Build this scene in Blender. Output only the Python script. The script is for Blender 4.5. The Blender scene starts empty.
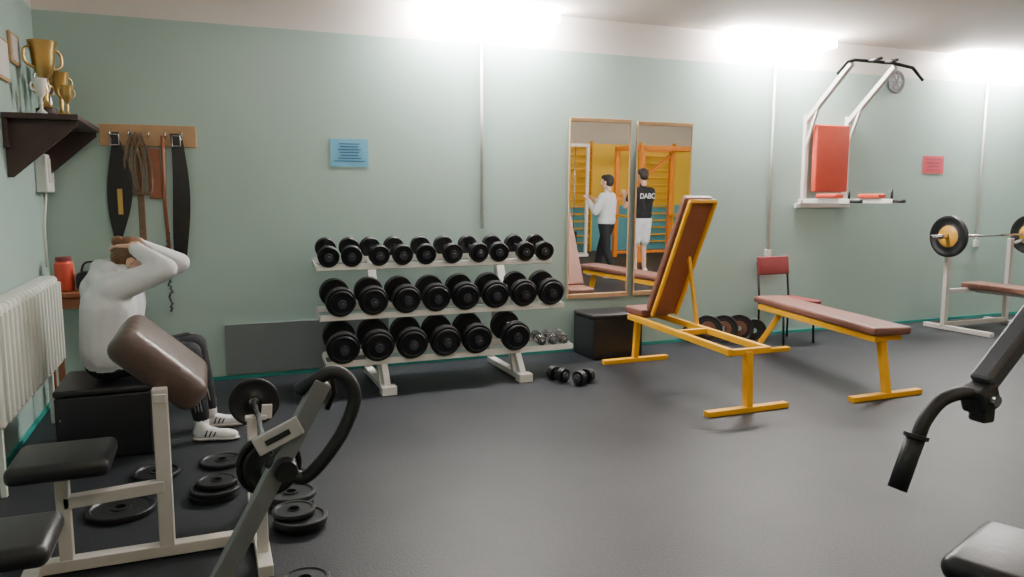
import bpy, bmesh, math, random
from mathutils import Vector, Matrix, Euler
random.seed(4)
R=math.radians
C=bpy.context.collection
# ------------------------------------------------------------ materials
def lin(c):
    c=c/255.
    return c/12.92 if c<=.04045 else ((c+.055)/1.055)**2.4
def rgb(r,g,b): return (lin(r),lin(g),lin(b),1)
def mat(name,col,rough=.5,metal=0.,var=.12,scale=8.,bump=0.,bscale=60.,coat=0.,emis=None):
    m=bpy.data.materials.new(name);m.use_nodes=True;nt=m.node_tree;b=nt.nodes["Principled BSDF"]
    c=rgb(*col)
    tc=nt.nodes.new("ShaderNodeTexCoord")
    n=nt.nodes.new("ShaderNodeTexNoise");n.inputs["Scale"].default_value=scale;n.inputs["Detail"].default_value=5
    nt.links.new(tc.outputs["Object"],n.inputs["Vector"])
    mx=nt.nodes.new("ShaderNodeMix");mx.data_type='RGBA'
    mx.inputs[6].default_value=tuple(max(0,x*(1-var)) for x in c[:3])+(1,)
    mx.inputs[7].default_value=tuple(min(1,x*(1+var)) for x in c[:3])+(1,)
    nt.links.new(n.outputs["Fac"],mx.inputs[0]);nt.links.new(mx.outputs[2],b.inputs["Base Color"])
    b.inputs["Roughness"].default_value=rough;b.inputs["Metallic"].default_value=metal
    b.inputs["Coat Weight"].default_value=coat
    if bump>0:
        n2=nt.nodes.new("ShaderNodeTexNoise");n2.inputs["Scale"].default_value=bscale;n2.inputs["Detail"].default_value=4
        nt.links.new(tc.outputs["Object"],n2.inputs["Vector"])
        bp=nt.nodes.new("ShaderNodeBump");bp.inputs["Strength"].default_value=bump;bp.inputs["Distance"].default_value=.01
        nt.links.new(n2.outputs["Fac"],bp.inputs["Height"]);nt.links.new(bp.outputs[0],b.inputs["Normal"])
    if emis:
        b.inputs["Emission Color"].default_value=rgb(*emis[0]);b.inputs["Emission Strength"].default_value=emis[1]
    return m
def wall_mat(name,lower,upper,split,rough=.45,top=None,split2=99,bump=.2):
    m=bpy.data.materials.new(name);m.use_nodes=True;nt=m.node_tree;b=nt.nodes["Principled BSDF"]
    g=nt.nodes.new("ShaderNodeNewGeometry");sx=nt.nodes.new("ShaderNodeSeparateXYZ");nt.links.new(g.outputs["Position"],sx.inputs[0])
    n=nt.nodes.new("ShaderNodeTexNoise");n.inputs["Scale"].default_value=.9;n.inputs["Detail"].default_value=6;nt.links.new(g.outputs["Position"],n.inputs["Vector"])
    m1=nt.nodes.new("ShaderNodeMix");m1.data_type='RGBA'
    c=rgb(*lower);m1.inputs[6].default_value=tuple(x*.90 for x in c[:3])+(1,);m1.inputs[7].default_value=tuple(x*1.08 for x in c[:3])+(1,)
    nt.links.new(n.outputs["Fac"],m1.inputs[0])
    last=m1.outputs[2]
    for sp,cc in ((split,upper),(split2,top or upper)):
        gt=nt.nodes.new("ShaderNodeMath");gt.operation='GREATER_THAN';gt.inputs[1].default_value=sp;nt.links.new(sx.outputs[2],gt.inputs[0])
        m2=nt.nodes.new("ShaderNodeMix");m2.data_type='RGBA';m2.inputs[7].default_value=rgb(*cc)
        nt.links.new(gt.outputs[0],m2.inputs[0]);nt.links.new(last,m2.inputs[6]);last=m2.outputs[2]
    nt.links.new(last,b.inputs["Base Color"])
    b.inputs["Roughness"].default_value=rough
    n2=nt.nodes.new("ShaderNodeTexNoise");n2.inputs["Scale"].default_value=4;n2.inputs["Detail"].default_value=8;nt.links.new(g.outputs["Position"],n2.inputs["Vector"])
    bp=nt.nodes.new("ShaderNodeBump");bp.inputs["Strength"].default_value=bump;bp.inputs["Distance"].default_value=.015
    nt.links.new(n2.outputs["Fac"],bp.inputs["Height"]);nt.links.new(bp.outputs[0],b.inputs["Normal"])
    return m
def floor_mat():
    m=bpy.data.materials.new("rubber_floor");m.use_nodes=True;nt=m.node_tree;b=nt.nodes["Principled BSDF"]
    g=nt.nodes.new("ShaderNodeNewGeometry")
    n=nt.nodes.new("ShaderNodeTexNoise");n.inputs["Scale"].default_value=1.3;n.inputs["Detail"].default_value=8;nt.links.new(g.outputs["Position"],n.inputs["Vector"])
    n3=nt.nodes.new("ShaderNodeTexNoise");n3.inputs["Scale"].default_value=90;n3.inputs["Detail"].default_value=3;nt.links.new(g.outputs["Position"],n3.inputs["Vector"])
    r=nt.nodes.new("ShaderNodeValToRGB");r.color_ramp.elements[0].position=.3;r.color_ramp.elements[0].color=rgb(27,31,37);r.color_ramp.elements[1].position=.75;r.color_ramp.elements[1].color=rgb(44,46,50)
    nt.links.new(n.outputs["Fac"],r.inputs[0])
    r2=nt.nodes.new("ShaderNodeValToRGB");r2.color_ramp.elements[0].position=.35;r2.color_ramp.elements[0].color=(.6,.6,.6,1);r2.color_ramp.elements[1].position=.7;r2.color_ramp.elements[1].color=(1.5,1.5,1.5,1)
    nt.links.new(n3.outputs["Fac"],r2.inputs[0])
    mx=nt.nodes.new("ShaderNodeMix");mx.data_type='RGBA';mx.blend_type='MULTIPLY';mx.inputs[0].default_value=1
    nt.links.new(r.outputs[0],mx.inputs[6]);nt.links.new(r2.outputs[0],mx.inputs[7]);nt.links.new(mx.outputs[2],b.inputs["Base Color"])
    b.inputs["Roughness"].default_value=.5;b.inputs["Specular IOR Level"].default_value=.32
    bp=nt.nodes.new("ShaderNodeBump");bp.inputs["Strength"].default_value=.3;bp.inputs["Distance"].default_value=.004
    nt.links.new(n3.outputs["Fac"],bp.inputs["Height"]);nt.links.new(bp.outputs[0],b.inputs["Normal"])
    return m
M={}
M['wall']=wall_mat("green_wall_paint",(168,192,184),(226,218,212),2.94,.36)
M['wallfront']=wall_mat("yellow_teal_wall_paint",(92,160,170),(236,186,44),1.05,.6,top=(190,178,160),split2=2.45)
M['floor']=floor_mat()
M['ceil']=mat("ceiling_plaster",(220,208,200),.8,var=.05,scale=1)
M['iron']=mat("black_iron",(32,33,36),.42,.3,bump=.15)
M['rub']=mat("black_rubber",(26,27,30),.55,bump=.1)
M['vinylb']=mat("black_vinyl",(33,32,36),.38,bump=.1,bscale=30)
M['vinylbr']=mat("brown_vinyl",(86,68,63),.38,var=.35,scale=12,bump=.6,bscale=14)
M['padbr']=mat("bench_brown_vinyl",(124,82,70),.5,var=.12)
M['wood']=mat("wood_tan",(188,150,110),.6,var=.2,scale=14)
M['woodd']=mat("wood_dark",(62,44,40),.6,var=.25,scale=10)
M['woodb']=mat("plank_brown",(146,88,58),.55,var=.15,scale=20)
M['white']=mat("white_paint_metal",(226,224,218),.4,var=.06)
M['offw']=mat("offwhite_frame",(200,194,188),.45,var=.08)
M['rad']=mat("radiator_enamel",(220,222,214),.4,var=.05)
M['yel']=mat("yellow_paint_metal",(236,172,20),.4,var=.08)
M['oran']=mat("orange_paint_metal",(232,130,26),.4,var=.08)
M['chrome']=mat("chrome",(190,190,192),.22,.9,var=.05)
M['silver']=mat("silver_plate",(185,186,188),.4,.2,var=.05)
M['grey']=mat("grey_frame",(122,124,128),.42,.3)
M['greyd']=mat("dark_grey_frame",(78,80,86),.4,.3)
M['red']=mat("red_vinyl",(206,78,58),.5)
M['redd']=mat("dark_red_vinyl",(130,52,54),.5)
M['blue']=mat("blue_paper",(112,178,210),.8,var=.03)
M['pink']=mat("red_paper",(218,88,98),.8,var=.03)
M['ink']=mat("ink",(40,60,110),.8)
M['gold']=mat("gold_plate",(200,164,100),.28,.85)
M['panel']=mat("grey_panel",(112,120,122),.5,var=.08,scale=2)
M['teal']=mat("teal_trim",(40,150,140),.5)
M['hood']=mat("white_hoodie_fleece",(210,211,213),.9,var=.06,bump=1.,bscale=7)
M['pants']=mat("black_track_pants",(22,23,28),.8,bump=.5,bscale=12)
M['skin']=mat("skin",(214,168,146),.5,var=.06)
M['hair']=mat("brown_hair",(104,72,46),.55,var=.4,scale=40,bump=.5,bscale=80)
M['hairk']=mat("dark_hair",(42,32,28),.6)
M['shoe']=mat("white_shoe",(222,222,222),.6,var=.05)
M['leath']=mat("leather_black",(24,22,24),.45)
M['rope']=mat("hemp_rope",(128,104,84),.9,var=.3,scale=60)
M['tee']=mat("black_tshirt",(24,24,26),.85)
M['short']=mat("white_shorts",(215,215,218),.85)
M['orange']=mat("orange_hub",(214,160,60),.45)
M['rust']=mat("rusty_iron",(104,66,52),.6,.2,var=.3,scale=20)
M['lamp']=mat("lamp_diffuser",(255,255,255),.5,emis=((255,250,246),200.))
M['lampb']=mat("lamp_diffuser_rear",(255,255,255),.5,emis=((255,248,240),20.))
def mirror_mat():
    m=bpy.data.materials.new("mirror_glass");m.use_nodes=True;b=m.node_tree.nodes["Principled BSDF"]
    nt=m.node_tree;n=nt.nodes.new("ShaderNodeTexNoise");n.inputs["Scale"].default_value=3
    r=nt.nodes.new("ShaderNodeMapRange");r.inputs[3].default_value=.0;r.inputs[4].default_value=.02
    nt.links.new(n.outputs["Fac"],r.inputs[0]);nt.links.new(r.outputs[0],b.inputs["Roughness"])
    b.inputs["Base Color"].default_value=(.93,.94,.93,1);b.inputs["Metallic"].default_value=1
    return m
M['mirror']=mirror_mat()
# ------------------------------------------------------------ builders
def V(*a): return Vector(a)
class Obj:
    def __init__(s,name,loc=(0,0,0),rotz=0.):
        s.e=bpy.data.objects.new(name,None);s.e.empty_display_size=.1;C.objects.link(s.e)
        s.o=Vector(loc);s.e.location=s.o;s.e.rotation_euler=(0,0,rotz)
    def add(s,name,me,m=None,smooth=False,bevel=0.,bseg=2,world=True):
        if m is not None and len(me.materials)==0:
            me.materials.append(M[m] if isinstance(m,str) else m)
        if smooth:
            for p in me.polygons:p.use_smooth=True
        ob=bpy.data.objects.new(name,me);C.objects.link(ob);ob.parent=s.e
        if bevel>0:
            md=ob.modifiers.new("b","BEVEL");md.width=bevel;md.segments=bseg;md.limit_method='ANGLE'
        return ob
    def box(s,name,c,size,m,rot=(0,0,0),bevel=.004,bseg=2,smooth=False):
        me=bpy.data.meshes.new(name);bm=bmesh.new();bmesh.ops.create_cube(bm,size=1)
        mt=Matrix.Translation(Vector(c))@Euler(rot).to_matrix().to_4x4()@Matrix.Diagonal(Vector(tuple(size)+(1,)))
        bmesh.ops.transform(bm,matrix=mt,verts=bm.verts);bm.to_mesh(me);bm.free()
        return s.add(name,me,m,smooth,bevel,bseg)
    def pad(s,name,c,size,m,rot=(0,0,0),r=.03):
        ob=s.box(name,c,size,m,rot,bevel=r,bseg=5,smooth=True);return ob
    def beam(s,name,p0,p1,w,h,m,up=(0,0,1),bevel=.004):
        p0=Vector(p0);p1=Vector(p1);d=p1-p0;L=d.length;d.normalize();u=Vector(up)
        if abs(d.dot(u))>.98:u=Vector((0,1,0))
        sx=d.cross(u).normalized();sz=sx.cross(d).normalized()
        mt=Matrix((( d.x,sx.x,sz.x,0),(d.y,sx.y,sz.y,0),(d.z,sx.z,sz.z,0),(0,0,0,1)))
        me=bpy.data.meshes.new(name);bm=bmesh.new();bmesh.ops.create_cube(bm,size=1)
        bmesh.ops.transform(bm,matrix=Matrix.Translation((p0+p1)/2)@mt@Matrix.Diagonal((L,w,h,1)),verts=bm.verts)
        bm.to_mesh(me);bm.free();return s.add(name,me,m,False,bevel)
    def tube(s,name,pts,r,m,n=12,smoothpath=False,sub=6):
        me=bpy.data.meshes.new(name);me_from_tube(me,pts,r,n,smoothpath,sub);return s.add(name,me,m,True)
    def lathe(s,name,prof,m,c=(0,0,0),axis=(0,0,1),n=32):
        me=bpy.data.meshes.new(name);me_lathe(me,prof,c,axis,n)
        ob=s.add(name,me,m,True)
        md=ob.modifiers.new("es","EDGE_SPLIT");md.split_angle=R(35)
        return ob
def catmull(pts,sub):
    P=[Vector(p) for p in pts];out=[]
    for i in range(len(P)-1):
        p0=P[max(i-1,0)];p1=P[i];p2=P[i+1];p3=P[min(i+2,len(P)-1)]
        for k in range(sub):
            t=k/sub
            out.append(.5*((2*p1)+(-p0+p2)*t+(2*p0-5*p1+4*p2-p3)*t*t+(-p0+3*p1-3*p2+p3)*t**3))
    out.append(P[-1]);return out
def me_from_tube(me,pts,r,n=12,smoothpath=False,sub=6):
    P=catmull(pts,sub) if smoothpath else [Vector(p) for p in pts]
    bm=bmesh.new();rings=[];prev=None
    for i,p in enumerate(P):
        if i==0:d=P[1]-P[0]
        elif i==len(P)-1:d=P[-1]-P[-2]
        else:d=(P[i+1]-P[i]).normalized()+(P[i]-P[i-1]).normalized()
        d.normalize()
        if prev is None:
            u=Vector((0,0,1)) if abs(d.z)<.9 else Vector((0,1,0))
            a=d.cross(u).normalized()
        else:
            a=(prev-d*prev.dot(d)).normalized()
        prev=a;b=d.cross(a)
        rr=r[min(i,len(r)-1)] if isinstance(r,(list,tuple)) else r
        rings.append([bm.verts.new(p+(a*math.cos(2*math.pi*k/n)+b*math.sin(2*math.pi*k/n))*rr) for k in range(n)])
    for i in range(len(rings)-1):
        for k in range(n):
            bm.faces.new((rings[i][k],rings[i][(k+1)%n],rings[i+1][(k+1)%n],rings[i+1][k]))
    bm.faces.new(rings[0][::-1]);bm.faces.new(rings[-1])
    bmesh.ops.recalc_face_normals(bm,faces=bm.faces);bm.to_mesh(me);bm.free()
def me_lathe(me,prof,c=(0,0,0),axis=(0,0,1),n=32,mats=None):
    bm=bmesh.new();q=Vector((0,0,1)).rotation_difference(Vector(axis).normalized());c=Vector(c)
    rings=[]
    for (r,z) in prof:
        if r<1e-6: rings.append([bm.verts.new(c+q@Vector((0,0,z)))])
        else: rings.append([bm.verts.new(c+q@Vector((r*math.cos(2*math.pi*k/n),r*math.sin(2*math.pi*k/n),z))) for k in range(n)])
    for i in range(len(rings)-1):
        a,b=rings[i],rings[i+1];mi=mats[i] if mats else 0
        for k in range(n):
            k2=(k+1)%n
            if len(a)==1 and len(b)==1:break
            if len(a)==1:f=bm.faces.new((a[0],b[k2],b[k]))
            elif len(b)==1:f=bm.faces.new((a[k],a[k2],b[0]))
            else:f=bm.faces.new((a[k],a[k2],b[k2],b[k]))
            f.material_index=mi
    bmesh.ops.recalc_face_normals(bm,faces=bm.faces);bm.to_mesh(me);bm.free()
def slab(name,lo,hi,m):
    me=bpy.data.meshes.new(name);bm=bmesh.new();bmesh.ops.create_cube(bm,size=1)
    lo=Vector(lo);hi=Vector(hi)
    bmesh.ops.transform(bm,matrix=Matrix.Translation((lo+hi)/2)@Matrix.Diagonal(Vector(tuple(hi-lo)+(1,))),verts=bm.verts)
    bm.to_mesh(me);bm.free();me.materials.append(M[m]);ob=bpy.data.objects.new(name,me);C.objects.link(ob);return ob
# ------------------------------------------------------------ room
X0,X1,Y0,Y1,ZC=-1.15,11.5,-2.2,6.8,3.26
slab("floor",(X0-.1,Y0-.1,-.1),(X1+.1,Y1+.1,0),'floor')
slab("ceiling",(X0-.1,Y0-.1,ZC),(X1+.1,Y1+.1,ZC+.1),'ceil')
slab("wall_back",(X0-.1,Y1,0),(X1+.1,Y1+.1,ZC),'wall')
slab("wall_left",(X0-.1,Y0,0),(X0,Y1,ZC),'wall')
slab("wall_right",(X1,Y0,0),(X1+.1,Y1,ZC),'wall')
slab("wall_front",(X0-.1,Y0-.1,0),(X1+.1,Y0,ZC),'wallfront')
slab("baseboard_left",(X0,Y0+.01,0),(X0+.012,Y1-.01,.035),'teal')
slab("baseboard_back",(X0+.02,Y1-.012,0),(X1-.02,Y1,.03),'teal')
slab("trim_1",(.1,Y1-.02,.04),(1.5,Y1-.001,.47),'panel')
for i,(x,z) in enumerate([(2.41,1.25),(5.78,.94),(9.07,.98)]):
    p=Obj("wall_conduit",(x,Y1-.016,z))
    p.tube("pipe",[(0,0,0),(0,0,ZC-.02-z)],.014,'white')
    if i: p.box("socket",(0,0,-.02),(.07,.03,.09),'white')
# lamps
def lamp(name,x,y,m,L=1.3,drop=.03):
    o=Obj(name,(x,y,ZC))
    o.box("backplate",(0,0,-drop/2),(L*.9,.08,drop),'white')
    o.box("diffuser",(0,0,-drop-.045),(L,.18,.09),m,bevel=.02,bseg=3)
for x in(2.45,5.75,9.1): lamp("fluorescent_lamp",x,Y1-.17,'lamp')
for y in(3.2,.2):
    for x in(.6,3.9,7.2,10.2): lamp("fluorescent_lamp",x,y,'lampb')
# ------------------------------------------------------------ mirror
def mirror(x0,x1,z0,z1,tilt):
    o=Obj("wall_mirror",((x0+x1)/2,Y1-.045,z0));w=x1-x0;h=z1-z0
    o.e.rotation_euler=(R(tilt),0,0)
    o.box("glass",(0,0,h/2),(w,.008,h),'mirror',bevel=0)
    o.box("backing",(0,.012,h/2),(w+.01,.014,h),'wood',bevel=0)
    o.box("batten_top",(0,-.004,h+.01),(w+.02,.03,.04),'wood');o.box("batten_bottom",(0,-.004,-.01),(w+.02,.03,.045),'wood')
    for sx in(-1,1):o.box("edge",(sx*(w/2+.004),0,h/2),(.012,.022,h),'wood')
mirror(3.30,3.96,.57,2.28,.95)
mirror(4.05,4.69,.57,2.27,.95)
# ------------------------------------------------------------ signs
def sign(name,x0,x1,z0,z1,m,lines):
    o=Obj(name,((x0+x1)/2,Y1-.003,(z0+z1)/2));w=x1-x0;h=z1-z0
    o.box("sheet",(0,0,0),(w,.004,h),m,bevel=0)
    for i in range(lines):
        ww=w*random.uniform(.45,.85);o.box("text_line",(0,-.003,h*.32-i*h*.62/max(lines-1,1)),(ww,.001,h*.025),'ink',bevel=0)
sign("paper_notice",1.02,1.35,1.81,2.05,'blue',7)
sign("paper_notice",8.07,8.42,1.83,2.04,'pink',4)
o=Obj("wall_emblem",(7.54,Y1-.02,2.88))
o.lathe("ring",[(.085,-.01),(.125,-.012),(.135,0),(.125,.012),(.085,.01),(.085,-.01)],'greyd',axis=(0,-1,0))
o.lathe("disc",[(0,.006),(.09,.006),(.09,-.006),(0,-.006)],'silver',axis=(0,-1,0))
for a in range(3):o.box("spoke",(0,-.01,0),(.17,.006,.02),'grey',rot=(0,R(60*a),0))
# ------------------------------------------------------------ dumbbells
def dumb_mesh(name,Rd,L,nplates=2):
    t=.027;h=L/2;prof=[(0,-h),(.016,-h),(.016,-h+.02),(.034,-h+.02),(.034,-h+.04),(.016,-h+.04)]
    z=-h+.042
    half=[]
    for i in range(nplates):
        rr=Rd*(.86 if i==0 and nplates>2 else 1.)
        half+=[(rr*.34,z),(rr*.4,z+.006),(rr*.78,z+.006),(rr*.84,z),(rr*.96,z),(rr,z+.005),(rr,z+t-.005),(rr*.96,z+t),(rr*.3,z+t)]
        z+=t+.003
    half+=[(.03,z),(.03,z+.012),(.0155,z+.012)]
    prof=prof+half
    full=prof+[(r,-zz) for r,zz in prof[::-1]]
    mi=[2]*5+[0]*(len(full)-1-10)+[2]*5
    me=bpy.data.meshes.new(name);me_lathe(me,full,axis=(0,1,0),n=28,mats=mi);
    for m in('iron','iron','greyd'):me.materials.append(M[m])
    for p in me.polygons:p.use_smooth=True
    return me
DS=dumb_mesh("dumbbell_small",.086,.40);DM=dumb_mesh("dumbbell_mid",.120,.44,3);DB=dumb_mesh("dumbbell_big",.130,.46,3)
def dumb(me,x,y,z,rz=0,tilt=0,name="dumbbell"):
    ob=bpy.data.objects.new(name,me);C.objects.link(ob);ob.location=(x,y,z)
    ob.rotation_euler=(Matrix.Rotation(rz,3,'Z')@Matrix.Rotation(tilt,3,'X')@Matrix.Rotation(random.uniform(0,3),3,'Y')).to_euler()
    md=ob.modifiers.new("es","EDGE_SPLIT");md.split_angle=R(30);return ob
# rack
rk=Obj("dumbbell_rack",(1.85,6.2,0))
for (zz,yf,xa,xb) in [(.98,6.22,.80,2.87),(.59,6.08,.80,2.93),(.24,5.94,.82,2.95)]:
    xc=(xa+xb)/2-1.85;w=xb-xa
    for dy,dz in((0,0),(.2,.045)):
        rk.box("shelf_rail",(xc,yf-6.2+dy,zz-.0+dz),(w,.012,.05),'white',rot=(R(-12),0,0))
        rk.box("shelf_flange",(xc,yf-6.2+dy+.03,zz-.018+dz),(w,.06,.008),'white',rot=(R(12),0,0))
    for sx in(xa,xb):rk.beam("shelf_end",(sx-1.85,yf-6.2,zz-.01),(sx-1.85,yf-6.2+.24,zz+.03),.012,.045,'white')
for x in(1.27,2.43):
    xx=x-1.85
    rk.beam("upright",(xx,-.22,.03),(xx,.22,1.02),.07,.05,'white',up=(0,-1,0))
    rk.beam("foot",(xx,-.44,.03),(xx,.42,.03),.07,.05,'white')
    rk.beam("brace",(xx,-.36,.05),(xx,-.2,.26),.05,.06,'white',up=(0,-1,0))
    rk.box("foot_plate",(xx,-.4,.035),(.12,.1,.07),'white')
    rk.beam("rear_strut",(xx,.4,.04),(xx,.24,1.0),.05,.03,'white',up=(0,-1,0))
tl=R(12)
for i,x in enumerate([.90,1.09,1.29,1.49,1.71,1.93,2.16,2.37,2.60,2.80]): dumb(DS,x,6.33,.98+.02+.086+.012,tilt=tl,rz=random.uniform(-.12,.12))
for i in range(8): dumb(DM,.96+i*.263+random.uniform(-.01,.01),6.19,.59+.02+.120+.012,tilt=tl,rz=random.uniform(-.07,.07))
for i in range(5): dumb(DB,.95+i*.275,6.05,.24+.02+.130+.012,tilt=tl,rz=random.uniform(-.05,.05))
dumb(DB,2.40,6.05,.24+.16,tilt=tl)
DC=dumb_mesh("dumbbell_chrome",.045,.24);DC.materials.clear();DC.materials.append(M['chrome'])
for p in DC.polygons:p.material_index=0
for x in(2.66,2.77,2.87):dumb(DC,x,6.03,.24+.078,tilt=tl)
DF=dumb_mesh("dumbbell_fixed",.06,.26)
dumb(DF,2.70,5.70,.061,rz=R(15));dumb(DF,2.86,5.54,.061,rz=R(-62))
# ------------------------------------------------------------ plates
def plate_mesh(name,Rp,t,hub='iron',hr=.3,mm='iron'):
    h=t/2;prof=[(.026,-h),(Rp*hr,-h),(Rp*hr*1.05,-h*.45),(Rp*.8,-h*.45),(Rp*.86,-h),(Rp*.97,-h),(Rp,-h*.7),(Rp,h*.7),(Rp*.97,h),(Rp*.86,h),(Rp*.8,h*.45),(Rp*hr*1.05,h*.45),(Rp*hr,h),(.026,h),(.026,-h)]
    me=bpy.data.meshes.new(name);me_lathe(me,prof,n=40,mats=[1,1]+[0]*9+[1,1,1]);me.materials.append(M[mm]);me.materials.append(M[hub])
    for p in me.polygons:p.use_smooth=True
    return me
P13=plate_mesh("plate_13",.125,.028);P10=plate_mesh("plate_10",.10,.022);P16=plate_mesh("plate_16",.16,.03)
P25=plate_mesh("plate_25",.235,.045,hub='orange',hr=.5);PR=plate_mesh("plate_rust",.15,.03,hub='rust',hr=.5)
def plate(me,x,y,z,rot=(0,0,0)):
    ob=bpy.data.objects.new("weight_plate",me);C.objects.link(ob);ob.location=(x,y,z);ob.rotation_euler=rot
    md=ob.modifiers.new("es","EDGE_SPLIT");md.split_angle=R(30);return ob
def stack(x,y,ms):
    z=0
    for me in ms:
        t=max(v.co.z for v in me.vertices)
        plate(me,x+random.uniform(-.02,.02),y+random.uniform(-.02,.02),z+t+.0005);z+=2*t+.001
stack(-.02,4.12,[P13,P13,P10]);stack(.33,3.58,[P13,P13,P10]);stack(.32,3.88,[P13,P13]);stack(.29,3.02,[P10])
stack(.03,4.62,[P13]);stack(-.31,4.55,[P13]);stack(.33,4.35,[P10]);stack(-.44,4.08,[P16])
for i,(x,y) in enumerate([(4.68,6.62),(4.86,6.58),(5.03,6.54),(5.20,6.50),(5.35,6.44)]):
    r=[.11,.15,.15,.15,.125][i];me=[P10,PR,PR,PR,P13][i]
    plate(me,x,y,r*math.sin(R(80))+.012,rot=(R(80),0,R(-35)))
# ------------------------------------------------------------ boxes
def plyo(name,x0,x1,y0,y1,h,m='vinylb'):
    o=Obj(name,((x0+x1)/2,(y0+y1)/2,0));w=x1-x0;d=y1-y0
    o.pad("body",(0,0,h/2-.02),(w,d,h-.045),m,r=.012);o.pad("lid",(0,0,h-.02),(w+.01,d+.01,.04),m,r=.015)
    for sx in(-1,1):o.box("seam",(sx*w*.48,-d/2-.002,h/2-.02),(.006,.004,h-.08),'rub')
    return o
plyo("padded_box",3.36,3.90,6.32,6.74,.43)
plyo("padded_box",-.87,-.36,4.95,5.52,.43)
# ------------------------------------------------------------ incline bench
b=Obj("incline_bench",(3.6,5.2,0))
def lb(x,y,z): return (x-3.6,y-5.2,z)
b.beam("foot_rear",lb(3.36,6.12,.02),lb(4.05,6.12,.02),.06,.04,'yel')
b.beam("foot_front",lb(3.22,4.35,.02),lb(3.93,4.35,.02),.06,.04,'yel')
b.beam("leg_rear",lb(3.7,6.12,.03),lb(3.70,6.08,.44),.05,.05,'yel')
b.beam("leg_front",lb(3.58,4.35,.03),lb(3.58,4.37,.44),.055,.055,'yel')
b.beam("side_rail",lb(3.62,6.1,.44),lb(3.44,4.38,.44),.04,.05,'yel');b.beam("side_rail",lb(3.92,6.1,.44),lb(3.76,4.38,.44),.04,.05,'yel')
for y,xa,xb in((6.08,3.6,3.9),(5.2,3.53,3.82),(4.38,3.44,3.78)):b.beam("cross_bar",lb(xa,y,.44),lb(xb,y,.44),.04,.045,'yel')
b.pad("seat",lb(3.76,6.02,.50),(.30,.30,.07),'padbr',r=.02)
p0=V(*lb(3.79,5.80,.50));p1=V(*lb(3.80,5.28,1.52));d=(p1-p0).normalized()
nrm=V(0,.88,.47)
b.beam("back_pad",p0+V(0,.05,.03),p1+V(0,.05,.03),.28,.06,'padbr',up=nrm,bevel=.015)
b.beam("back_board",p0,p1,.25,.025,'woodb',up=nrm)
for s_ in(-1,1):b.beam("back_rail",p0+V(s_*.125,-.02,-.01),p1+V(s_*.125,-.02,-.01),.026,.03,'yel',up=nrm)
b.beam("back_cross",p1+V(-.13,-.02,-.01),p1+V(.13,-.02,-.01),.03,.03,'yel')
b.beam("prop",lb(3.86,5.53,1.05),lb(3.86,5.38,.46),.028,.028,'yel')
# ------------------------------------------------------------ flat bench
b=Obj("flat_bench",(4.93,5.1,0))
def lb(x,y,z): return (x-4.93,y-5.1,z)
b.beam("foot_far",lb(4.66,6.0,.02),lb(5.42,6.0,.02),.06,.04,'yel');b.beam("foot_near",lb(4.48,4.27,.02),lb(5.19,4.27,.02),.06,.04,'yel')
b.beam("leg_far",lb(5.0,6.0,.03),lb(5.16,5.8,.46),.05,.05,'yel');b.beam("leg_near",lb(4.84,4.27,.03),lb(4.86,4.37,.46),.055,.055,'yel')
for s_ in(-.12,.12):b.beam("rail",lb(5.20+s_,6.05,.46),lb(4.86+s_,4.3,.46),.035,.05,'yel')
for y,x in((6.03,5.2),(5.2,5.03),(4.32,4.86)):b.beam("cross",lb(x-.13,y,.46),lb(x+.13,y,.46),.04,.04,'yel')
b.beam("pad",lb(5.24,6.12,.525),lb(4.84,4.24,.525),.32,.065,'padbr',bevel=.02)
# ------------------------------------------------------------ chair
b=Obj("chair",(5.75,6.42,0))
for sx in(-.2,.2):
    b.tube("front_leg",[(sx,-.2,0),(sx,-.18,.42)],.012,'iron')
    b.tube("rear_leg",[(sx,.2,0),(sx,.2,.45),(sx,.25,.84)],.012,'iron')
    b.tube("side_rail",[(sx,-.18,.4),(sx,.2,.4)],.01,'iron')
b.tube("front_rail",[(-.2,-.18,.4),(.2,-.18,.4)],.01,'iron')
b.pad("seat",(.02,-.02,.44),(.46,.46,.05),'redd',r=.02);b.pad("backrest",(0,.235,.80),(.42,.03,.20),'redd',rot=(R(-7),0,0),r=.013)
# ------------------------------------------------------------ dip station
b=Obj("dip_pullup_station",(6.48,6.8,1.5))
for x in(-.25,.35):
    b.beam("wall_post",(x,-.03,-.03),(x,-.03,.95),.05,.05,'white')
    b.beam("arm",(x,-.03,.88),(x+.02,-.62,1.42),.055,.05,'white')
    b.beam("arm_gusset",(x,-.04,.6),(x,-.2,1.02),.03,.03,'white')
    b.beam("dip_arm",(x,-.02,.0),(x,-.72,.0),.05,.05,'white')
    b.pad("arm_pad",(x,-.42,.055),(.11,.3,.05),'red',r=.015)
    b.tube("grip_upright",[(x,-.69,.0),(x,-.69,.13)],.014,'rub');b.tube("grip_end",[(x,-.72,0),(x,-.86,0)],.018,'rub')
b.beam("cross_low",(-.3,-.03,0),(.4,-.03,0),.05,.05,'white');b.beam("cross_high",(-.27,-.03,.82),(.37,-.03,.82),.04,.04,'white')
b.beam("cross_foot",(-.35,-.02,-.05),(.45,-.02,-.05),.03,.05,'white')
b.pad("back_pad",(.03,-.12,.47),(.48,.07,.74),'red',r=.02);b.beam("pad_mount",(.03,-.02,.45),(.03,-.1,.45),.1,.1,'white')
b.tube("pullup_bar",[(-.42,-.62,1.3),(-.30,-.62,1.42),(-.2,-.62,1.45),(.35,-.62,1.45),(.62,-.62,1.42),(.78,-.62,1.3)],.018,'rub',smoothpath=False)
for x in(-.02,.2):b.tube("parallel_grip",[(x,-.62,1.45),(x,-.8,1.45)],.016,'rub')
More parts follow.
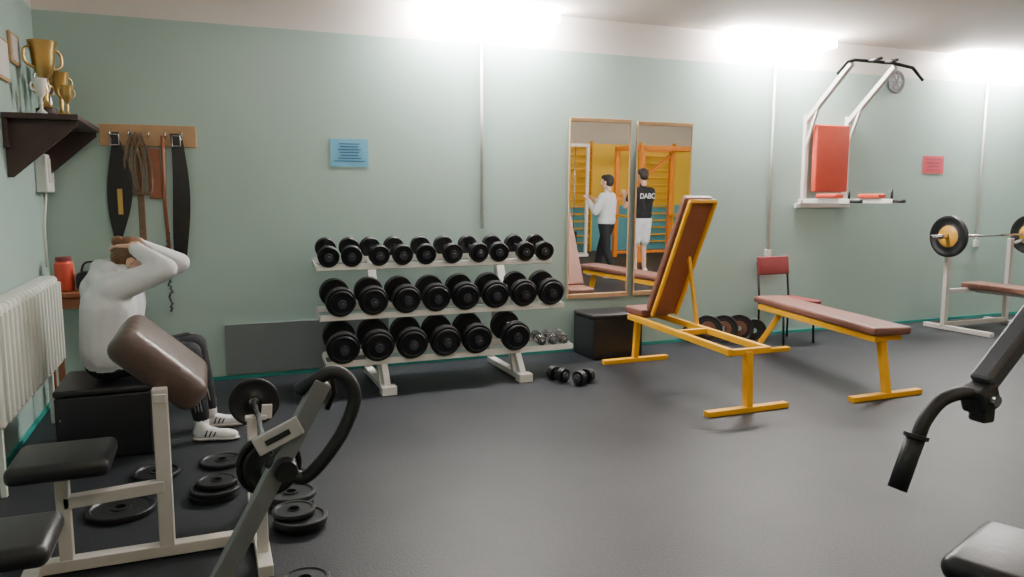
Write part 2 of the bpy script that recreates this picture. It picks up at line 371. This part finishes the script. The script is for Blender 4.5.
# ------------------------------------------------------------ barbell rack + barbell
b=Obj("barbell_bench_rack",(8.6,6.2,0))
for x in(-.62,.42):
    b.beam("upright",(x,.1,.03),(x,.1,1.05),.06,.05,'offw');b.beam("foot",(x,-.5,.03),(x,.35,.03),.06,.05,'offw')
    b.beam("hook",(x,.04,1.0),(x,-.05,1.04),.05,.03,'offw');b.tube("hook_tip",[(x,-.06,1.03),(x,-.07,1.12)],.012,'offw')
b.beam("base_cross",(-.62,.1,.06),(.42,.1,.06),.05,.05,'offw');b.beam("mid_cross",(-.62,.12,.45),(.42,.12,.45),.05,.05,'offw')
b.beam("bench_pad",(-.1,.2,.50),(-.1,-.95,.50),.32,.07,'padbr',bevel=.02);b.beam("bench_spine",(-.1,.1,.44),(-.1,-.9,.44),.05,.05,'offw')
b.beam("bench_leg",(-.1,-.85,.02),(-.1,-.85,.42),.05,.05,'offw');b.beam("bench_foot",(-.4,-.85,.03),(.2,-.85,.03),.05,.05,'offw')
b=Obj("barbell",(8.48,6.17,1.10))
b.tube("bar",[(-.95,0,0),(.95,0,0)],.014,'chrome');
for s_ in(-1,1):
    b.tube("sleeve",[(s_*.6,0,0),(s_*.95,0,0)],.025,'chrome')
    ob=bpy.data.objects.new("plate",P25);C.objects.link(ob);ob.parent=b.e;ob.location=(s_*.68,0,0);ob.rotation_euler=(0,R(90),0)
# ------------------------------------------------------------ belt hanger
b=Obj("belt_hanger",(-.4,6.8,2.03))
b.box("board",(0,-.012,0),(.70,.022,.17),'wood')
for x in(-.27,-.14,.0,.12,.24):
    b.tube("hook",[(x,-.02,.04),(x,-.07,.03),(x,-.08,.0),(x,-.06,-.02)],.006,'chrome')
def belt(x,zt,zb,wt,wm,m='leath'):
    me=bpy.data.meshes.new("belt");bm=bmesh.new();n=14;L=[];
    for i in range(n+1):
        t=i/n;z=zt+(zb-zt)*t;w=wt+(wm-wt)*math.sin(math.pi*min(1,max(0,(t-.1)/.9)))
        yy=-.05-.02*math.sin(t*3);xo=x+.02*math.sin(t*4)
        L.append([bm.verts.new((xo-w/2,yy,z)),bm.verts.new((xo+w/2,yy,z)),bm.verts.new((xo+w/2,yy+.015,z)),bm.verts.new((xo-w/2,yy+.015,z))])
    for i in range(n):
        for k in range(4):bm.faces.new((L[i][k],L[i][(k+1)%4],L[i+1][(k+1)%4],L[i+1][k]))
    bm.faces.new(L[0]);bm.faces.new(L[-1][::-1]);bmesh.ops.recalc_face_normals(bm,faces=bm.faces);bm.to_mesh(me);bm.free();b.add("belt",me,m)
belt(-.24,.02,-.80,.06,.18);belt(.20,.02,-1.02,.09,.13);
for xx in(-.24,.2):b.tube("belt_buckle",[(xx-.03,-.07,-.0),(xx+.03,-.07,-.0),(xx+.03,-.07,-.08),(xx-.03,-.07,-.08),(xx-.03,-.07,-.0)],.006,'chrome')
b.box("belt_label",(-.225,-.080,-.52),(.035,.004,.2),'gold',bevel=0)
for k in range(3):
    x=-.12+k*.035
    b.tube("rope_loop",[(x,-.07,.02),(x-.06,-.06,-.2),(x-.04,-.05,-.42),(x+.05,-.06,-.44),(x+.05,-.06,-.2),(x,-.07,.02)],.011,'rope',smoothpath=True)
b.tube("strap_long",[(.10,-.07,.0),(.09,-.05,-.5),(.11,-.05,-1.0)],.014,'woodb')
b.box("leather_cuff",(.03,-.05,-.3),(.09,.03,.4),'woodb',bevel=.01);b.box("long_band",(-.08,-.02,-.55),(.05,.012,1.1),'rope')
for k in range(22):
    b.tube("chain_link",[(.1+.012*math.sin(k*1.3),-.05,-.75-k*.03),(.1+.014*math.cos(k*2),-.05,-.785-k*.03)],.009,'greyd',n=6)
# ------------------------------------------------------------ trophy shelf
b=Obj("trophy_shelf",(-1.15,6.12,2.03))
b.box("board",(.21,0,.02),(.42,1.06,.035),'woodd');b.box("back_rail",(.015,0,-.09),(.03,1.04,.18),'woodd')
for y in(-.45,.5):
    me=bpy.data.meshes.new("bracket");bm=bmesh.new()
    a=[(0.0,y-.012,0),(.40,y-.012,0),(.40,y-.012,-.03),(.03,y-.012,-.36),(0,y-.012,-.36)]
    f=bm.faces.new([bm.verts.new(q) for q in a]);r_=bmesh.ops.extrude_face_region(bm,geom=[f]);bmesh.ops.translate(bm,vec=(0,.024,0),verts=[v for v in r_['geom'] if isinstance(v,bmesh.types.BMVert)])
    bmesh.ops.recalc_face_normals(bm,faces=bm.faces);bm.to_mesh(me);bm.free();b.add("bracket",me,'woodd')
def trophy(x,y,h,base='woodd',cup='gold'):
    o=Obj("trophy_cup",(x,y,2.0685));s=h
    o.lathe("base",[(0,0),(.16*s,0),(.16*s,.05*s),(.12*s,.1*s),(.12*s,.16*s),(0,.16*s)],base,n=24)
    o.lathe("cup",[(0,.16*s),(.10*s,.17*s),(.05*s,.22*s),(.03*s,.3*s),(.05*s,.4*s),(.03*s,.46*s),(.04*s,.52*s),(.10*s,.6*s),(.13*s,.72*s),(.14*s,.86*s),(.17*s,1*s),(.155*s,1*s),(.12*s,.8*s),(0,.62*s)],cup,n=24)
    for sx in(-1,1):o.tube("handle",[(sx*.09*s,sx*.09*s,.66*s),(sx*.17*s,sx*.17*s,.72*s),(sx*.175*s,sx*.175*s,.86*s),(sx*.12*s,sx*.12*s,.92*s)],.018*s,cup,smoothpath=True)
trophy(-1.0,6.20,.54);trophy(-.93,6.36,.36);trophy(-1.03,6.54,.42,cup='chrome');trophy(-.99,5.97,.26,'white',cup='white');trophy(-.86,6.12,.24);trophy(-1.04,6.38,.30,'red')
o=Obj("framed_certificate",(-1.15,5.65,2.40));o.box("frame",(.012,0,0),(.02,.34,.26),'wood');o.box("sheet",(.024,0,0),(.004,.3,.22),'white',bevel=0)
o=Obj("framed_certificate",(-1.15,6.05,2.52));o.box("frame",(.012,0,0),(.02,.26,.2),'wood');o.box("sheet",(.024,0,0),(.004,.22,.16),'offw',bevel=0)
o=Obj("wall_switch_box",(-1.15,6.62,1.72));o.box("case",(.04,0,0),(.08,.26,.28),'white',bevel=.012);o.box("cover",(.083,0,.02),(.006,.2,.18),'offw');o.tube("cable",[(.04,0,-.14),(.015,0,-.4),(.012,0,-.7)],.008,'white')
# ------------------------------------------------------------ radiator
b=Obj("radiator",(-1.04,5.2,0))
n=17
for i in range(n):
    y=-.82+i*.1
    b.pad("section",(0,y,.70),(.13,.075,.62),'rad',r=.03);b.pad("fin",(0.0,y,.70),(.17,.02,.54),'rad',r=.009)
for z in(.43,.97):b.tube("header",[(0,-.86,z),(0,.84,z)],.028,'rad')
b.tube("feed_pipe_top",[(0,-.86,.97),(0,-1.6,.97),(-.02,-3,.97)],.018,'rad');b.tube("feed_pipe_low",[(0,-.86,.43),(0,-1.2,.43),(0,-1.6,.30),(-.02,-3,.30)],.018,'rad')
for y in(-.7,.7):b.beam("foot",(0,y,0),(0,y,.42),.03,.03,'rad')
# ------------------------------------------------------------ small table
b=Obj("side_table",(-.89,6.45,0))
b.box("top",(0,0,.84),(.48,.44,.03),'woodb')
for sx in(-.2,.2):
    for sy in(-.18,.18):b.beam("leg",(sx,sy,0),(sx,sy,.83),.04,.04,'woodb')
b.box("apron",(0,-.18,.78),(.42,.02,.08),'woodb')
o=Obj("red_canister",(-1.0,6.45,.8565));o.lathe("body",[(0,0),(.06,0),(.065,.02),(.065,.2),(.05,.22),(0,.22)],'red');o.lathe("lid",[(0,.22),(.055,.22),(.055,.25),(0,.25)],'redd')
o=Obj("handbag",(-.82,6.42,.8565));o.pad("bag",(0,0,.07),(.2,.16,.14),'leath',r=.04);o.tube("strap",[(-.07,0,.12),(-.04,0,.2),(.04,0,.2),(.07,0,.12)],.008,'leath',smoothpath=True)
# ------------------------------------------------------------ preacher bench
b=Obj("preacher_curl_bench",(-.25,3.5,0))
def lb(x,y,z): return (x+.25,y-3.5,z)
b.beam("base_rail",lb(-.75,3.47,.035),lb(.18,3.47,.035),.06,.05,'offw')
b.beam("foot_left",lb(-.72,3.15,.03),lb(-.72,3.85,.03),.06,.05,'offw');b.beam("foot_right",lb(.16,3.1,.03),lb(.16,3.95,.03),.06,.05,'offw')
b.beam("seat_post",lb(-.60,3.47,.04),lb(-.60,3.47,.45),.05,.05,'offw');b.beam("upright",lb(-.22,3.47,.04),lb(-.22,3.5,.74),.06,.06,'offw')
b.beam("link_bar",lb(-.60,3.47,.30),lb(-.22,3.47,.32),.05,.05,'offw')
b.pad("seat",lb(-.58,3.43,.49),(.36,.34,.075),'vinylb',r=.03)
b.pad("arm_pad",lb(-.225,3.80,.80),(.45,.56,.16),'vinylbr',rot=(0,R(43),0),r=.06)
b.beam("pad_bracket",lb(-.22,3.46,.70),lb(-.22,4.05,.70),.05,.04,'offw')
for y in(3.25,3.85):
    b.beam("bar_post",lb(.16,y,.04),lb(.16,y,.47),.045,.045,'offw');b.beam("cradle",lb(.13,y,.47),lb(.23,y,.47),.05,.02,'offw');b.beam("cradle_lip",lb(.23,y,.46),lb(.235,y,.53),.05,.015,'offw')
b.beam("bar_cross",lb(.16,3.25,.36),lb(.16,3.85,.36),.04,.04,'offw')
b=Obj("curl_barbell",(.185,3.55,.497))
b.tube("bar",[(0,-.7,0),(0,-.25,0),(0,-.15,.02),(0,0,0),(0,.15,.02),(0,.25,0),(0,.7,0)],.013,'chrome')
for y,me in((-.5,P13),(.5,P13),(-.53,P10)):
    ob=bpy.data.objects.new("plate",me);C.objects.link(ob);ob.parent=b.e;ob.location=(0,y,0);ob.rotation_euler=(R(90),0,0)
for y in(-.57,.54):b.lathe("collar",[(.013,-.012),(.035,-.012),(.035,.012),(.013,.012)],'chrome',c=(0,y,0),axis=(0,1,0),n=16)
# ------------------------------------------------------------ foreground left machine
b=Obj("lever_machine",(0,2.2,0))
def q(u,v,dy=0): return (.31+(u-330)*.003, dy, 1.05-(v-370)*.0029)
b.beam("main_arm",(-.26,0,.02),(.29,0,1.02),.05,.055,'grey',up=(0,-1,0));b.beam("floor_rail",(-.95,0,.03),(-.2,0,.03),.06,.05,'grey')
b.beam("floor_cross",(-.26,-.35,.03),(-.26,.35,.03),.06,.05,'grey')
b.beam("bracket",q(259,437,-.04),q(300,418,-.04),.012,.055,'silver',up=(0,0,1));b.beam("bracket_slot",q(268,433,-.047),q(290,423,-.047),.004,.016,'rub',bevel=.001)
b.tube("bracket_stem",[q(277,428,-.02),q(280,460,0)],.014,'grey')
b.tube("handle",[q(302,390,.03),q(316,379,.0),q(333,371,-.01),q(347,380,-.02),(.376,-.02,.96),q(340,432,-.02),q(320,460,-.02),q(302,476,-.01),q(288,468,.0)],.020,'rub',smoothpath=True)
b.tube("handle_brace",[q(332,370,0),q(335,395,.02),q(328,412,.03)],.008,'iron')
b.lathe("pivot",[(0,-.04),(.03,-.04),(.034,-.03),(.034,.03),(.03,.04),(0,.04)],'iron',c=q(285,462,-.02),axis=(0,1,0))
b.tube("pivot_link",[q(285,462,-.02),q(270,455,0)],.02,'iron')
b.pad("seat_pad",(-.63,.17,.60),(.40,.28,.065),'vinylb',r=.03);b.beam("seat_post",(-.60,.12,.56),(-.60,.0,.04),.05,.05,'grey')
# ------------------------------------------------------------ foreground right machine
b=Obj("press_machine",(2.42,1.6,-.0))
def lb(x,z,dy=0): return (x-2.4,dy,z-.018)
b.beam("swing_arm",lb(2.75,1.52),lb(2.19,.99),.06,.07,'greyd',up=(0,-1,0),bevel=.012)
b.box("joint_block",lb(2.185,.95),(.085,.08,.085),'rub',rot=(0,R(-20),0),bevel=.012);b.lathe("joint_bolt",[(0,-.06),(.018,-.06),(.018,.06),(0,.06)],'chrome',c=lb(2.185,.95),axis=(0,1,0),n=12)
b.box("joint_lower",lb(2.2,.90),(.05,.06,.06),'rub',bevel=.01)
b.tube("handle",[lb(2.17,.955),lb(2.10,.97),lb(2.02,.955),lb(1.955,.90),lb(1.925,.83)],.021,'rub',smoothpath=True)
b.tube("grip",[lb(1.922,.85),lb(1.892,.78),lb(1.86,.70)],.028,'rub');b.lathe("grip_flange",[(.02,-.006),(.036,-.006),(.036,.006),(.02,.006)],'rub',c=lb(1.925,.855),axis=(.3,0,1),n=16)
b.beam("column",lb(2.95,.05),lb(2.95,2.0),.08,.08,'greyd');b.beam("column_link",lb(2.74,1.51),lb(2.95,1.6),.06,.06,'greyd');b.beam("base",lb(2.0,.05),lb(3.1,.05),.07,.05,'greyd')
b.pad("seat",(-.20,-.18,.46),(.42,.36,.08),'vinylb',rot=(0,0,R(20)),r=.039);b.beam("seat_post",(-.2,-.16,.03),(-.2,-.16,.43),.06,.06,'greyd');b.beam("seat_foot",(-.2,-.2,.03),(-.2,.02,.03),.05,.04,'greyd')
# ------------------------------------------------------------ reflected side: racks
b=Obj("power_rack",(8.9,-.4,0))
for x in(-.75,.6):
    for y in(-.5,.5):b.beam("post",(x,y,0),(x,y,2.35),.09,.09,'oran')
    b.beam("top",(x,-.5,2.3),(x,.5,2.3),.09,.09,'oran');b.beam("safety",(x,-.5,.9),(x,.5,.9),.05,.05,'yel')
for y in(-.5,.5):b.beam("cross",(-.75,y,2.3),(.6,y,2.3),.09,.09,'oran')
b.beam("diag",(-.75,-.5,1.2),(.6,-.5,2.2),.06,.06,'oran');b.beam("low_cross",(-.75,-.5,.1),(.6,-.5,.1),.06,.06,'oran')
b=Obj("cable_tower",(7.2,-1.2,0))
for x in(-.4,.4):b.beam("post",(x,0,0),(x,0,2.4),.06,.06,'white')
b.beam("top",(-.4,0,2.37),(.4,0,2.37),.06,.06,'white');b.beam("base",(-.4,0,.04),(.4,0,.04),.3,.06,'white')
for k in range(9):b.box("stack_plate",(0,0,.12+k*.05),(.3,.14,.045),'iron')
for x in(-.1,.1):b.tube("guide",[(x,0,.1),(x,0,2.35)],.01,'chrome')
for xx in (7.7,9.9):
    b=Obj("wall_bars",(xx,Y0+.12,0))
    for x in(-.45,.45):b.beam("side",(x,0,0),(x,0,2.5),.04,.14,'yel')
    for k in range(14):b.tube("rung",[(-.45,.03,.2+k*.165),(.45,.03,.2+k*.165)],.02,'yel')
# ------------------------------------------------------------ people
def cap(bm,p0,r0,p1,r1,n=14,flat=None):
    p0=Vector(p0);p1=Vector(p1)
    for p,r in((p0,r0),(p1,r1)):
        bmesh.ops.create_icosphere(bm,subdivisions=2,radius=r,matrix=Matrix.Translation(p))
    d=p1-p0;L=d.length
    if L>1e-4:
        qn=Vector((0,0,1)).rotation_difference(d.normalized()).to_matrix().to_4x4()
        bmesh.ops.create_cone(bm,cap_ends=True,segments=n,radius1=r0,radius2=r1,depth=L,matrix=Matrix.Translation((p0+p1)/2)@qn)
def ell(bm,c,r,rot=(0,0,0)):
    bmesh.ops.create_icosphere(bm,subdivisions=3,radius=1,matrix=Matrix.Translation(Vector(c))@Euler(rot).to_matrix().to_4x4()@Matrix.Diagonal(Vector(tuple(r)+(1,))))
def finish(bm,name,vox,smooth=6,mt=None):
    me=bpy.data.meshes.new(name+"_src");bm.to_mesh(me);bm.free()
    ob=bpy.data.objects.new(name+"_tmp",me);C.objects.link(ob)
    r=ob.modifiers.new("r","REMESH");r.mode='VOXEL';r.voxel_size=vox
    s=ob.modifiers.new("s","SMOOTH");s.iterations=smooth;s.factor=.5
    dg=bpy.context.evaluated_depsgraph_get();dg.update()
    out=bpy.data.meshes.new_from_object(ob.evaluated_get(dg));out.name=name
    bpy.data.objects.remove(ob);
    if mt is not None:out.transform(mt)
    for p in out.polygons:p.use_smooth=True
    return out
def segd(p,a,b):
    ab=b-a;t=max(0,min(1,(p-a).dot(ab)/max(ab.length_squared,1e-9)));return (p-(a+ab*t)).length
def body(o,name,segs,mats,vox=.014,smooth=6):
    bm=bmesh.new()
    for s in segs:cap(bm,s[0],s[1],s[2],s[3])
    me=finish(bm,name,vox,smooth);names=list(mats)
    me.materials.clear()
    for n in names:me.materials.append(M[n])
    S=[(Vector(s[0]),Vector(s[2]),(s[1]+s[3])/2,names.index(s[4])) for s in segs]
    for p in me.polygons:
        c=p.center;best=min(S,key=lambda s:segd(c,s[0],s[1])-s[2]);p.material_index=best[3]
    return o.add(name,me,None,True)
def hand(o,name,mt,curl=.45,side=1,m='skin'):
    bm=bmesh.new();ys=[.030,.010,-.010,-.029];ls=[.072,.080,.075,.058]
    for i,y in enumerate(ys):
        cap(bm,(0,y*.55,0),.015,(.085,y,0),.0115)
        p=Vector((.085,y,0));a=0
        for k,f in enumerate((.45,.32,.23)):
            a+=curl*(.6 if k==0 else 1);q2=p+Vector((math.cos(a),0,-math.sin(a)))*ls[i]*f*1.15
            cap(bm,p,.0095-.001*k,q2,.0085-.001*k);p=q2
    cap(bm,(.0,.0,0),.024,(-.03,0,0),.024)
    cap(bm,(.015,.018,-.004),.016,(.05,.05,-.015),.012);cap(bm,(.05,.05,-.015),.0105,(.078,.066,-.028),.009);cap(bm,(.078,.066,-.028),.009,(.098,.070,-.04),.008)
    me=finish(bm,name,.0045,3)
    if side<0:me.transform(Matrix.Diagonal((1,-1,1,1)));me.flip_normals()
    me.transform(mt);o.add(name,me,m,True)
def frame(pos,fwd,up):
    f=Vector(fwd).normalized();u=Vector(up);s=u.cross(f).normalized();u=f.cross(s)
    m=Matrix(((f.x,s.x,u.x,pos[0]),(f.y,s.y,u.y,pos[1]),(f.z,s.z,u.z,pos[2]),(0,0,0,1)));return m
def head(o,pos,fwd,up,hairm,long=False,bun=False):
    mt=frame(pos,fwd,up)
    bm=bmesh.new()
    ell(bm,(-.012,0,.03),(.098,.076,.09));ell(bm,(.02,0,-.035),(.066,.058,.075));ell(bm,(.055,0,-.085),(.028,.03,.022))
    cap(bm,(.085,0,.018),.009,(.104,0,-.02),.014);ell(bm,(.078,0,-.056),(.014,.026,.006));ell(bm,(.078,0,-.066),(.013,.022,.007))
    for s in(-1,1):
        ell(bm,(-.005,s*.076,-.005),(.018,.009,.032));ell(bm,(.07,s*.03,-.02),(.02,.02,.02));cap(bm,(.084,s*.014,.03),.009,(.07,s*.05,.03),.008)
    cap(bm,(-.03,0,-.06),.05,(-.04,0,-.14),.052)
    o.add("head",finish(bm,"head",.006,3,mt),'skin',True)
    for s in(-1,1):
        bm=bmesh.new();ell(bm,(.078,s*.03,.008),(.012,.015,.009));me=bpy.data.meshes.new("eye");bm.transform(mt);bm.to_mesh(me);bm.free();o.add("eye",me,'white',True)
        bm=bmesh.new();ell(bm,(.087,s*.03,.008),(.005,.006,.006));me=bpy.data.meshes.new("iris");bm.transform(mt);bm.to_mesh(me);bm.free();o.add("iris",me,'hairk',True)
    bm=bmesh.new();ell(bm,(-.03,0,.045),(.098,.086,.092));ell(bm,(-.055,0,0),(.07,.08,.085));ell(bm,(.03,0,.085),(.06,.066,.045))
    if long:
        cap(bm,(-.1,0,.02),.05,(-.12,0,-.1),.04);cap(bm,(-.12,0,-.1),.04,(-.11,0,-.25),.02)
    if bun:ell(bm,(-.12,0,.05),(.045,.045,.04))
    o.add("hair",finish(bm,"hair",.008,3,mt),hairm,True)
def shoe(o,heel,fwd,m='shoe'):
    f=Vector((fwd[0],fwd[1],0)).normalized();mt=frame(heel,f,(0,0,1))
    bm=bmesh.new();cap(bm,(.02,0,.055),.036,(.04,0,.10),.04);cap(bm,(.03,0,.045),.038,(.20,0,.038),.036);cap(bm,(.04,0,.07),.036,(.15,.0,.045),.03);ell(bm,(.21,.0,.036),(.055,.045,.03))
    me=finish(bm,"shoe",.007,3,mt);o.add("shoe",me,m,True)
    bm=bmesh.new();ell(bm,(.05,0,.016),(.07,.042,.016));ell(bm,(.19,0,.016),(.085,.048,.016));ell(bm,(.12,0,.016),(.09,.04,.016))
    me=finish(bm,"sole",.006,2,mt);o.add("sole",me,'offw',True)
    for k in range(3):
        for s in (-1,1):
            p=mt@Vector((.085+k*.025,s*.037,.075-k*.006));p2=mt@Vector((.07+k*.025,s*.044,.035));o.tube("stripe",[p,p2],.004,'tee',n=6)
# seated woman
o=Obj("seated_woman")
H='hood';P='pants'
segs=[((-.60,5.12,.57),.135,(-.58,5.32,.57),.135,P),
 ((-.60,5.12,.60),.145,(-.58,5.32,.60),.145,H),((-.60,5.10,.62),.145,(-.57,5.08,.90),.155,H),((-.57,5.32,.62),.14,(-.53,5.36,.90),.15,H),
 ((-.58,5.22,.65),.155,(-.56,5.22,.92),.18,H),((-.56,5.04,.98),.10,(-.50,5.38,.98),.10,H),((-.56,5.2,.95),.13,(-.50,5.2,1.07),.09,H),
 ((-.62,5.13,1.06),.07,(-.60,5.30,1.06),.07,H),((-.65,5.2,.99),.09,(-.60,5.22,1.08),.075,H),
 ((-.56,5.10,1.12),.05,(-.62,5.2,1.12),.055,H),((-.62,5.2,1.12),.055,(-.56,5.31,1.12),.05,H),
 ((-.54,5.02,1.0),.09,(-.24,4.98,1.12),.068,H),((-.24,4.98,1.12),.066,(-.41,5.13,1.235),.044,H),
 ((-.48,5.38,1.0),.09,(-.18,5.42,1.12),.068,H),((-.18,5.42,1.12),.066,(-.40,5.30,1.245),.044,H),
 ((-.57,5.12,.545),.10,(-.14,5.10,.575),.076,P),((-.14,5.10,.575),.074,(-.09,5.13,.15),.052,P),
 ((-.55,5.32,.545),.10,(-.11,5.38,.575),.076,P),((-.11,5.38,.575),.074,(-.04,5.40,.15),.052,P)]
body(o,"body",segs,(H,P),vox=.012,smooth=5)
for y,x in((5.13,-.09),(5.40,-.04)):o.tube("sock",[(x,y,.07),(x,y,.20)],.046,'shoe')
for y0,y1,x0,x1,yy in((5.10,5.13,-.14,-.09,-1),(5.38,5.40,-.11,-.04,-1)):
    for k in(0,.018,.036):
        o.tube("leg_stripe",[(x0-.015+k,y0-.073,.54),(x1-.03+k,y1-.057,.2)],.003,'shoe',n=6)
shoe(o,(-.13,5.12,0),(1,-.25));shoe(o,(-.08,5.40,0),(1,-.1))
head(o,(-.44,5.21,1.16),(.8,0,-.6),(.6,0,.8),'hair',bun=True)
hand(o,"hand_right",frame((-.425,5.14,1.255),(-.8,.5,.0),(-.1,-.1,1)),.35,-1)
hand(o,"hand_left",frame((-.42,5.30,1.270),(-.75,-.55,.05),(-.1,.1,1)),.35,1)
o.box("phone",(-.2,5.25,.665),(.14,.07,.008),'vinylb',rot=(0,R(-5),R(20)))
def standing(name,x,y,yaw,top,bottom,hairm,sleeve,stride=0.,long=False,hgt=1.78,shortleg=False,armpose=0,bulk=1.):
    o=Obj(name,(x,y,0),yaw);k=hgt/1.78
    def s(*a):return tuple(v*k for v in a)
    T_=top;B=bottom;SK='skin'
    lf=stride;hz=.93-.03*abs(stride)
    segs=[(s(0,-.09,hz),.115,s(0,.09,hz),.115,B),(s(0,-.08,hz+.1),.115*bulk,s(0,.08,hz+.1),.115*bulk,T_),(s(0,-.07,1.1),.115*bulk,s(0,-.11,1.36),.11*bulk,T_),(s(0,.07,1.1),.115*bulk,s(0,.11,1.36),.11*bulk,T_),
      (s(0,-.16,1.42),.07*bulk,s(0,.16,1.42),.07*bulk,T_),(s(0,0,1.4),.09,s(0,0,1.5),.055,T_),(s(0,0,1.5),.05,s(.01,0,1.58),.048,SK)]
    for sd in(-1,1):
        kx=lf*sd*.5;ax=lf*sd
        kn=s(kx*.5+.04,sd*.10,.5);an=s(ax*.6-.02*abs(lf),sd*.10,.09);hip=s(0,sd*.09,.9)
        mid=tuple((a*.25+b*.75) for a,b in zip(hip,kn))
        if shortleg:
            segs+=[(hip,.11,mid,.105,B),(mid,.065,kn,.055,SK),(kn,.055,an,.038,SK)]
        else: segs+=[(hip,.105,kn,.076,B),(kn,.072,an,.055,B)]
        sh=s(0,sd*.20,1.42)
        if armpose==0: el=s(-.04-kx*.3,sd*.26,1.14);wr=s(.06-kx*.3,sd*.27,.9)
        else: el=s(.10,sd*.28,1.16);wr=s(.28,sd*.16,1.34)
        me_=tuple(a*.5+b*.5 for a,b in zip(sh,el))
        if sleeve=='short':segs+=[(sh,.068,me_,.066,T_),(me_,.045,el,.04,SK),(el,.04,wr,.028,SK)]
        else:segs+=[(sh,.07*bulk,el,.056*bulk,T_),(el,.054*bulk,wr,.038*bulk,T_)]
        d=(Vector(wr)-Vector(el)).normalized();hand(o,"hand",frame(Vector(wr)+d*.03,d,(0,-sd,.2) if armpose==0 else (0,0,1)),.4,1 if sd<0 else -1)
        shoe(o,(an[0]-.06,an[1],0),(1,sd*.1))
    body(o,"body",segs,tuple(dict.fromkeys([T_,B,SK])),vox=.016)
    head(o,s(.02,0,1.67),(1,0,-.05),(0,0,1),hairm,long=long)
    return o
w=standing("standing_woman",6.36,1.95,R(-130),'hood','pants','hairk','long',stride=.35,hgt=1.74,armpose=1,bulk=1.15)
m_=standing("standing_man",7.08,1.9,R(-100),'tee','short','hairk','short',shortleg=True,hgt=1.86,armpose=1,bulk=1.08)
fc=bpy.data.curves.new("shirt_print","FONT");fc.body="DABC";fc.size=.13;fc.align_x='CENTER';fc.extrude=.002;fc.materials.append(M['shoe'])
tx=bpy.data.objects.new("shirt_print",fc);C.objects.link(tx);tx.parent=m_.e
tx.matrix_local=Matrix(((0,0,-1,-.137),(1,0,0,0),(0,1,0,1.36),(0,0,0,1)))
# ------------------------------------------------------------ world / camera
w=bpy.data.worlds.new("w");bpy.context.scene.world=w;w.use_nodes=True;w.node_tree.nodes["Background"].inputs[0].default_value=(.6,.65,.7,1);w.node_tree.nodes["Background"].inputs[1].default_value=.3
cam=bpy.data.cameras.new("camera");cam.sensor_width=36;cam.lens=36*760/1024;cam.clip_start=.02
c=bpy.data.objects.new("camera",cam);C.objects.link(c);c.location=(0,0,1.55);c.rotation_euler=(R(83.1),0,R(-21.8));bpy.context.scene.camera=c
